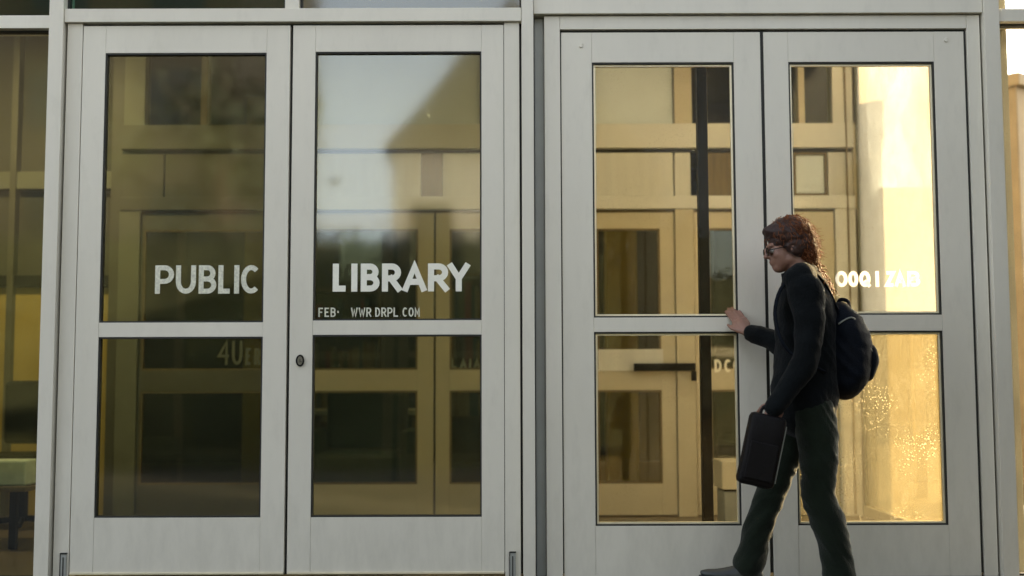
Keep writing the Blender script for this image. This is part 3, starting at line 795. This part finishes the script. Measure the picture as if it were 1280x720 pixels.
# head (local frame: faces -X), tilted a little down
HC = Vector(A(984, 309, 0))
HM = Matrix.Translation(HC) @ Matrix.Rotation(R(-9), 4, 'Y')
def hb_(bm, c, r, rot=None):
    m = HM.to_3x3() @ (rot.to_3x3() if rot else Matrix.Identity(3))
    ball(bm, HM @ Vector(c), r, m, 20)
bm = bmesh.new()
hb_(bm, (.012, 0, .03), (.094, .074, .092))          # cranium
hb_(bm, (-.040, 0, -.035), (.050, .056, .078))       # face
hb_(bm, (-.052, 0, -.085), (.032, .036, .030))       # chin / jaw
hb_(bm, (-.005, .030, -.060), (.052, .026, .034)); hb_(bm, (-.005, -.030, -.060), (.052, .026, .034))
hb_(bm, (-.092, 0, -.018), (.014, .011, .028), Matrix.Rotation(R(-22), 4, 'Y'))   # nose bridge
hb_(bm, (-.103, 0, -.033), (.014, .015, .011))       # nose tip
hb_(bm, (-.080, 0, .012), (.014, .045, .011))        # brow
hb_(bm, (-.083, 0, -.060), (.011, .022, .006)); hb_(bm, (-.081, 0, -.070), (.010, .019, .006))  # lips
for s in (-1, 1):
    hb_(bm, (.012, s * .076, -.012), (.020, .008, .030)); hb_(bm, (-.055, s * .035, -.033), (.026, .020, .022))
# neck, torso core
limb(bm, [row(993, 322, 0, .055), row(999, 340, 0, .06), row(1003, 352, 0, .075, .10), row(1006, 385, 0, .105, .155), row(1006, 430, 0, .10, .14), row(1004, 475, 0, .10, .15), row(1005, 512, 0, .10, .15)])
# far (right) arm reaching to the door, near (left) arm down to the case
SR, SL = A(1003, 360, .17), A(1006, 362, -.17)
WR = tuple(at(937, 417, -.11)); ER = A(986, 432, .19)
limb(bm, [SR + (.05,), A(996, 395, .19) + (.043,), ER + (.038,), tuple((Vector(ER) + Vector(WR)) / 2) + (.035,), WR + (.025, .025)])
EL = A(1008, 448, -.21); WL = A(976, 499, -.22)
limb(bm, [SL + (.05,), A(1010, 405, -.2) + (.043,), EL + (.037,), A(992, 475, -.215) + (.033,), WL + (.024, .024)])
# legs
HR, HL = A(1000, 510, .09), A(1012, 510, -.09)
KR, AR_ = A(963, 616, .10), A(933, 707, .09)
KL, AL = A(1022, 618, -.10), A(1047, 716, -.09)
limb(bm, [HR + (.085,), A(982, 560, .095) + (.066,), KR + (.050,), A(948, 660, .095) + (.045,), AR_ + (.038,)])
limb(bm, [HL + (.085,), A(1023, 560, -.095) + (.068,), KL + (.055,), A(1038, 665, -.095) + (.05,), AL + (.038,)])
# hands
def finger(bm, pts, r):
    tube(bm, pts, [r, r * .96, r * .9, r * .72][:len(pts)], 10); ball(bm, pts[-1], r * .75); ball(bm, pts[0], r)
def hand(bm, W, fwd, side, palm, curl, splay=.0, thumb_side=1):
    """W wrist; fwd finger direction; side across the knuckles; palm normal the fingers curl towards"""
    W, f, s, p = Vector(W), Vector(fwd).normalized(), Vector(side).normalized(), Vector(palm).normalized()
    tube(bm, [W - f * .015, W + f * .02, W + f * .055, W + f * .088], [(.024, .017), (.034, .015), (.040, .014), (.037, .012)] if False else [.022, .024, .025, .021], 12)
    for k in range(4):
        o = (k - 1.5) * .0185
        tube(bm, [W + f * .01 + s * o * .5, W + f * .05 + s * o * .95, W + f * .09 + s * o], [.014, .0135, .0115], 10)
        L = (.038, .044, .041, .031)[k]; b = W + f * .09 + s * o
        ang = curl; pts = [b]; d = (f + s * (k - 1.5) * splay).normalized()
        q = b
        for j, (ll, cc) in enumerate(((1, .4), (.65, 1.0), (.5, 1.3))):
            a = ang * cc; dd = d * math.cos(a) + p * math.sin(a)
            q = q + dd * L * ll; pts.append(q)
        finger(bm, pts, .0088 if k < 3 else .0076)
    b = W + f * .025 + s * (-thumb_side) * .026
    d1 = (f * .75 - s * thumb_side * .75 + p * .35).normalized(); d2 = (f * 1 - s * thumb_side * .25 + p * .6).normalized()
    tube(bm, [W + f * .005 - s * thumb_side * .01, b, b + d1 * .035], [.015, .0145, .0105], 10)
    finger(bm, [b + d1 * .03, b + d1 * .045, b + d1 * .045 + d2 * .022, b + d1 * .045 + d2 * .036], .0100)
# right hand pressed to the door stile / rail end, fingers up-left, palm to the door (+Y)
hand(bm, Vector(WR) + Vector((-.01, .02, .005)), (-.25, .62, .62), (.95, 0, .35), (-.1, .75, .25), R(38), .03, 1)
CG = Vector(A(964, 508, -.22))     # case grip
hand(bm, Vector(WL) + Vector((-.004, 0, -.006)), (-.45, 0, -.9), (.55, 0, -.25), (0, 1, -.2), R(75), 0, 1)
body = fuse('body', bm, 'skin', person, .0055, 2)

# glasses
bm = bmesh.new()
for s in (-1, 1):
    for k in range(16):
        a, b = 2 * math.pi * k / 16, 2 * math.pi * (k + 1) / 16
        cyl(bm, HM @ Vector((-.100, s * .032 + .022 * math.cos(a), -.012 + .017 * math.sin(a))), HM @ Vector((-.100, s * .032 + .022 * math.cos(b), -.012 + .017 * math.sin(b))), .0022, seg=6)
    cyl(bm, HM @ Vector((-.099, s * .054, -.008)), HM @ Vector((.012, s * .080, -.004)), .0022, seg=6)
cyl(bm, HM @ Vector((-.101, -.011, -.010)), HM @ Vector((-.101, .011, -.010)), .0022, seg=6)
gl = obj('glasses', bm, 'black_metal', person)
# eyes
bm = bmesh.new()
for s in (-1, 1): ball(bm, HM @ Vector((-.077, s * .031, -.012)), .0115)
obj('eyes', bm, 'eye_white', person, True)
bm = bmesh.new()
for s in (-1, 1): cyl(bm, HM @ Vector((-.0995, s * .032, -.012)), HM @ Vector((-.1005, s * .032, -.012)), .018, seg=20)
lz = obj('lenses', bm, 'win_dark', gl); lz.data.transform(Matrix.Translation(-person.location))

# hair: mass plus curling locks
bm = bmesh.new()
hb_(bm, (.022, 0, .045), (.106, .088, .090)); hb_(bm, (.062, 0, .0), (.072, .084, .088)); hb_(bm, (.075, 0, -.045), (.052, .070, .060))
hb_(bm, (-.040, 0, .080), (.058, .062, .034)); hb_(bm, (.03, .062, .0), (.05, .026, .055)); hb_(bm, (.03, -.062, .0), (.05, .026, .055))
hm = fuse('hair', bm, 'hair', person, .006, 2, .006, 30, .004, 60)
bm = bmesh.new()
cs = [(Vector((.022, 0, .045)), Vector((.106, .088, .090))), (Vector((.062, 0, 0)), Vector((.072, .084, .088))), (Vector((.075, 0, -.045)), Vector((.052, .07, .06)))]
for k in range(1500):
    c, r = random.choice(cs)
    d = Vector((random.gauss(.25, 1), random.gauss(0, 1), random.gauss(.35, 1))).normalized()
    p = c + Vector((d.x * r.x, d.y * r.y, d.z * r.z))
    if p.x < -.055 and p.z < .055: continue
    if p.x < -.01 and p.z < .02: continue
    t = Vector((random.uniform(.1, .9), 0, -.8)); t = (t - t.dot(d) * d).normalized(); u = d.cross(t)
    L = random.uniform(.03, .06); pts = []; ph = random.uniform(0, 6.28); cr_ = random.uniform(.003, .008)
    for j in range(7):
        s = j / 6
        pts.append(HM @ (p + d * random.uniform(-.002, .006) + t * L * s + (u * math.cos(ph + 7 * s) + d * math.sin(ph + 7 * s)) * cr_ * (.4 + s) - d * .006 * s))
    tube(bm, pts, [.0016, .0017, .0016, .0015, .0013, .001, .0006], 4)
for k in range(90):  # locks added down the back, standing in for the orange sun rim
    s = random.random(); s0 = s ** .8
    base = Vector(A(1021 + 18 * s0 + random.gauss(0, 2), 328 + 34 * s0, random.gauss(0, .05)))
    t = Vector((.35 + random.gauss(0, .35), random.gauss(0, .3), -1)).normalized(); u = Vector((0, 1, 0)); d = t.cross(u)
    L = random.uniform(.03, .055); ph = random.uniform(0, 6.28); cr_ = random.uniform(.004, .009); pts = []
    for j in range(7):
        q = j / 6; pts.append(base + t * L * q + (u * math.cos(ph + 8 * q) + d * math.sin(ph + 8 * q)) * cr_ * (.4 + q))
    tube(bm, pts, [.0022, .0023, .0022, .002, .0018, .0014, .0009], 4)
obj('hair_locks', bm, 'hair_rimlit', person, True)
bm = bmesh.new()
for k in range(900):  # strands on the sun side only, painting the rim light
    c, r = random.choice(cs)
    d = Vector((random.gauss(.7, .8), random.gauss(.7, .8), random.gauss(.3, .8))).normalized()
    if d.x < .1 or d.y < -.25: continue
    p = c + Vector((d.x * r.x, d.y * r.y, d.z * r.z)) * 1.06
    if p.x < -.055 and p.z < .06: continue
    if p.x < -.01 and p.z < .02: continue
    t = (Vector((random.uniform(-.2, .8), random.gauss(0, .5), -.7)) + d * random.uniform(0, .9)).normalized(); u = d.cross(t).normalized()
    L = random.uniform(.02, .05); ph = random.uniform(0, 6.28); cr_ = random.uniform(.002, .007); pts = []
    for j in range(6):
        q = j / 5; pts.append(HM @ (p + t * L * q + (u * math.cos(ph + 6 * q) + d * math.sin(ph + 6 * q)) * cr_ * (.3 + q)))
    tube(bm, pts, [.0011, .0011, .001, .0009, .0008, .0005], 3, caps=False)
obj('rim_hair', bm, 'hair_rimlit', person, True)

# jacket
bm = bmesh.new()
limb(bm, [row(1002, 350, 0, .085, .12), row(1005, 368, 0, .115, .175), row(1007, 400, 0, .132, .185), row(1007, 440, 0, .135, .180), row(1006, 475, 0, .142, .188), row(1005, 497, 0, .146, .19), row(1005, 511, 0, .140, .185)], 26)
ball(bm, A(999, 350, .14), .075); ball(bm, A(1001, 351, -.14), .078)
limb(bm, [SR + (.074,), A(996, 395, .19) + (.064,), ER + (.057,), tuple((Vector(ER) * .5 + Vector(WR) * .5)) + (.053,), tuple(Vector(WR) * .93 + Vector(ER) * .07) + (.044,)])
limb(bm, [SL + (.078,), A(1011, 405, -.20) + (.066,), EL + (.058,), A(992, 475, -.215) + (.051,), tuple(Vector(WL) * 1.24 - Vector(EL) * .24) + (.042,)])
jk = fuse('jacket', bm, 'jacket', person, .007, 4, .010, 9, .0035, 16)
bm = bmesh.new()
tube(bm, spline([A(1001, 351, 0), A(997, 343, 0), A(994, 336, 0)], 3), [(.098, .115), (.090, .105), (.082, .096), (.077, .088), (.072, .082), (.070, .078), (.068, .076)], 28, caps=False)
o = obj('collar', bm, 'jacket', person, True)
sm = o.modifiers.new('s', 'SOLIDIFY'); sm.thickness = .010
# trousers
bm = bmesh.new()
limb(bm, [row(1005, 495, 0, .118, .155), row(1006, 508, 0, .126, .168), row(1006, 520, 0, .108, .150)], 24)
limb(bm, [HR + (.100, .094), A(982, 560, .095) + (.082, .080), KR + (.066,), A(949, 655, .095) + (.062,), A(939, 695, .09) + (.066,), A(933, 706, .09) + (.066,)], 20)
limb(bm, [HL + (.104, .096), A(1023, 560, -.095) + (.084, .084), KL + (.073,), A(1037, 660, -.095) + (.072,), A(1045, 700, -.09) + (.068,), A(1048, 722, -.09) + (.070,)], 20)
tr = fuse('trousers', bm, 'trousers', person, .008, 3, .007, 10, .006, 17)
# shoes
def shoe(ankle, toe_dir, up, name='shoe'):
    a, f, u = Vector(ankle), Vector(toe_dir).normalized(), Vector(up).normalized()
    bm = bmesh.new()
    rows = []
    for d, hh, r1, r2 in ((-.075, -.045, .030, .030), (-.05, -.035, .045, .036), (0, -.030, .050, .040), (.06, -.045, .038, .044), (.12, -.057, .026, .046), (.165, -.062, .020, .040), (.19, -.064, .012, .024)):
        p = a + f * d + u * hh; rows.append((p.x, p.y, p.z, r1, r2))
    limb(bm, rows, 16, 3); ball(bm, a + u * 0, (.045, .042, .045))
    s = fuse(name, bm, 'shoe', person, .006, 3)
    bm = bmesh.new()
    pts = [a + f * d - u * .082 for d in (-.085, -.04, .04, .11, .16, .20)]
    tube(bm, pts, [(.008, .026), (.010, .036), (.010, .034), (.010, .048), (.010, .044), (.007, .018)], 14)
    so = obj('sole', bm, 'sole', s, True)
    so.data.transform(Matrix.Translation(-person.location))
    return s
shoe(Vector(AR_) + Vector((-.005, 0, -.012)), (-1, 0, .22), (.22, 0, 1))
ALg = Vector(AL); ALg.z = .098
shoe(ALg + Vector((-.004, 0, 0)), (-1, 0, 0), (0, 0, 1))

# backpack on the person's back
bkp = thing('backpack', 'dark navy backpack worn on the walking person\'s back', 'backpack', A(1062, 440, 0))
bm = bmesh.new()
limb(bm, [row(1048, 392, 0, .050, .10), row(1052, 405, 0, .092, .135), row(1056, 432, 0, .112, .15), row(1058, 460, 0, .114, .155), row(1056, 473, 0, .096, .145)], 24)
fuse('bag_body', bm, 'backpack', bkp, .008, 4, .010, 9, .004, 15)
bm = bmesh.new()
limb(bm, [row(1083, 438, 0, .030, .10), row(1085, 456, 0, .034, .11), row(1080, 470, 0, .032, .105)], 20)
fuse('front_pocket', bm, 'backpack', bkp, .008, 3, .006, 12)
bm = bmesh.new(); tube(bm, spline([A(1046, 386, .03), A(1050, 376, 0), A(1060, 378, 0), A(1062, 388, -.03)], 4), [.009] * 13, 8); obj('top_loop', bm, 'backpack', bkp, True)
for s in (-1, 1):
    bm = bmesh.new()
    tube(bm, spline([A(1046, 388, s * .10), A(1028, 352, s * .12), A(1002, 338, s * .125), A(976, 362, s * .13), A(969, 400, s * .14), A(985, 440, s * .18), A(1030, 466, s * .17)], 5), [(.007, .024)] * 31, 10)
    obj('strap', bm, 'backpack', bkp, True)

for zx, zz in ((1070, 400), (1084, 432)):
    bm = bmesh.new(); tube(bm, spline([A(zx - 22, zz + 6, -.13), A(zx - 6, zz - 2, -.135), A(zx + 6, zz + 8, -.10), A(zx + 10, zz + 20, -.04)], 5), [.0035] * 16, 6); obj('zip', bm, 'bin_grey', bkp, True)
# briefcase
bc_ = thing('briefcase', 'black soft briefcase hanging from the walking person\'s near hand', 'briefcase', A(952, 562, -.22))
c0 = Vector(A(951, 563, -.22)); mt = Matrix.Translation(c0) @ Matrix.Rotation(R(13), 4, 'Y')
k = 1 / 281
bm = B(-.079, .079, -.045, .045, -.16, .155, bev=.022, mtx=mt); bmesh.ops.subdivide_edges(bm, edges=bm.edges[:], cuts=2, use_grid_fill=True)
for v in bm.verts: v.co += Vector((noise.noise(v.co * 12), 0, noise.noise(v.co * 9 + Vector((4, 4, 4))))) * .006
obj('case_body', bm, 'leather', bc_, True)
bm = B(-.060, .062, -.056, -.046, -.13, .03, bev=.004, mtx=mt); obj('pocket', bm, 'leather', bc_)
bm = bmesh.new(); tube(bm, [mt @ Vector(p) for p in spline([(-.035, 0, .145), (-.03, 0, .180), (0, 0, .196), (.03, 0, .180), (.035, 0, .145)], 5)], [.007] * 21, 8); obj('handle', bm, 'leather', bc_, True)
bm = bmesh.new(); box(bm, .079, .083, -.03, .03, -.13, .12, .001, mtx=mt); obj('zip_edge', bm, 'bin_grey', bc_)

# ------------------------------------------------------------------ light
w = bpy.data.worlds.new('World'); S.world = w; w.use_nodes = True
n, l = w.node_tree.nodes, w.node_tree.links
sky = n.new('ShaderNodeTexSky'); sky.sky_type = 'NISHITA'; sky.sun_disc = False
AZ, EL = R(42), R(15)            # sun from the right, a little behind the facade
sd = Vector((math.cos(AZ) * math.cos(EL), math.sin(AZ) * math.cos(EL), math.sin(EL)))
sky.sun_elevation = EL; sky.sun_rotation = math.atan2(sd.x, sd.y)
sky.dust_density = 3.0; sky.ozone_density = .4; sky.air_density = .7
hs = n.new('ShaderNodeHueSaturation'); hs.inputs['Saturation'].default_value = .36; l.new(sky.outputs[0], hs.inputs['Color']); l.new(hs.outputs[0], n['Background'].inputs[0]); n['Background'].inputs[1].default_value = .15
sun = bpy.data.lights.new('sun', 'SUN'); so = bpy.data.objects.new('sun', sun); COL.objects.link(so)
sun.energy = 3.8; sun.angle = R(.5); sun.color = (1, .74, .45)
so.rotation_euler = (-sd).to_track_quat('-Z', 'Y').to_euler()
vs = S.view_settings; vs.view_transform = 'Standard'; vs.look = 'None'; vs.gamma = 1; vs.exposure = 2.6
S.cycles.max_bounces = 12; S.cycles.transparent_max_bounces = 32; S.cycles.caustics_reflective = False
S.cycles.sample_clamp_indirect = 6
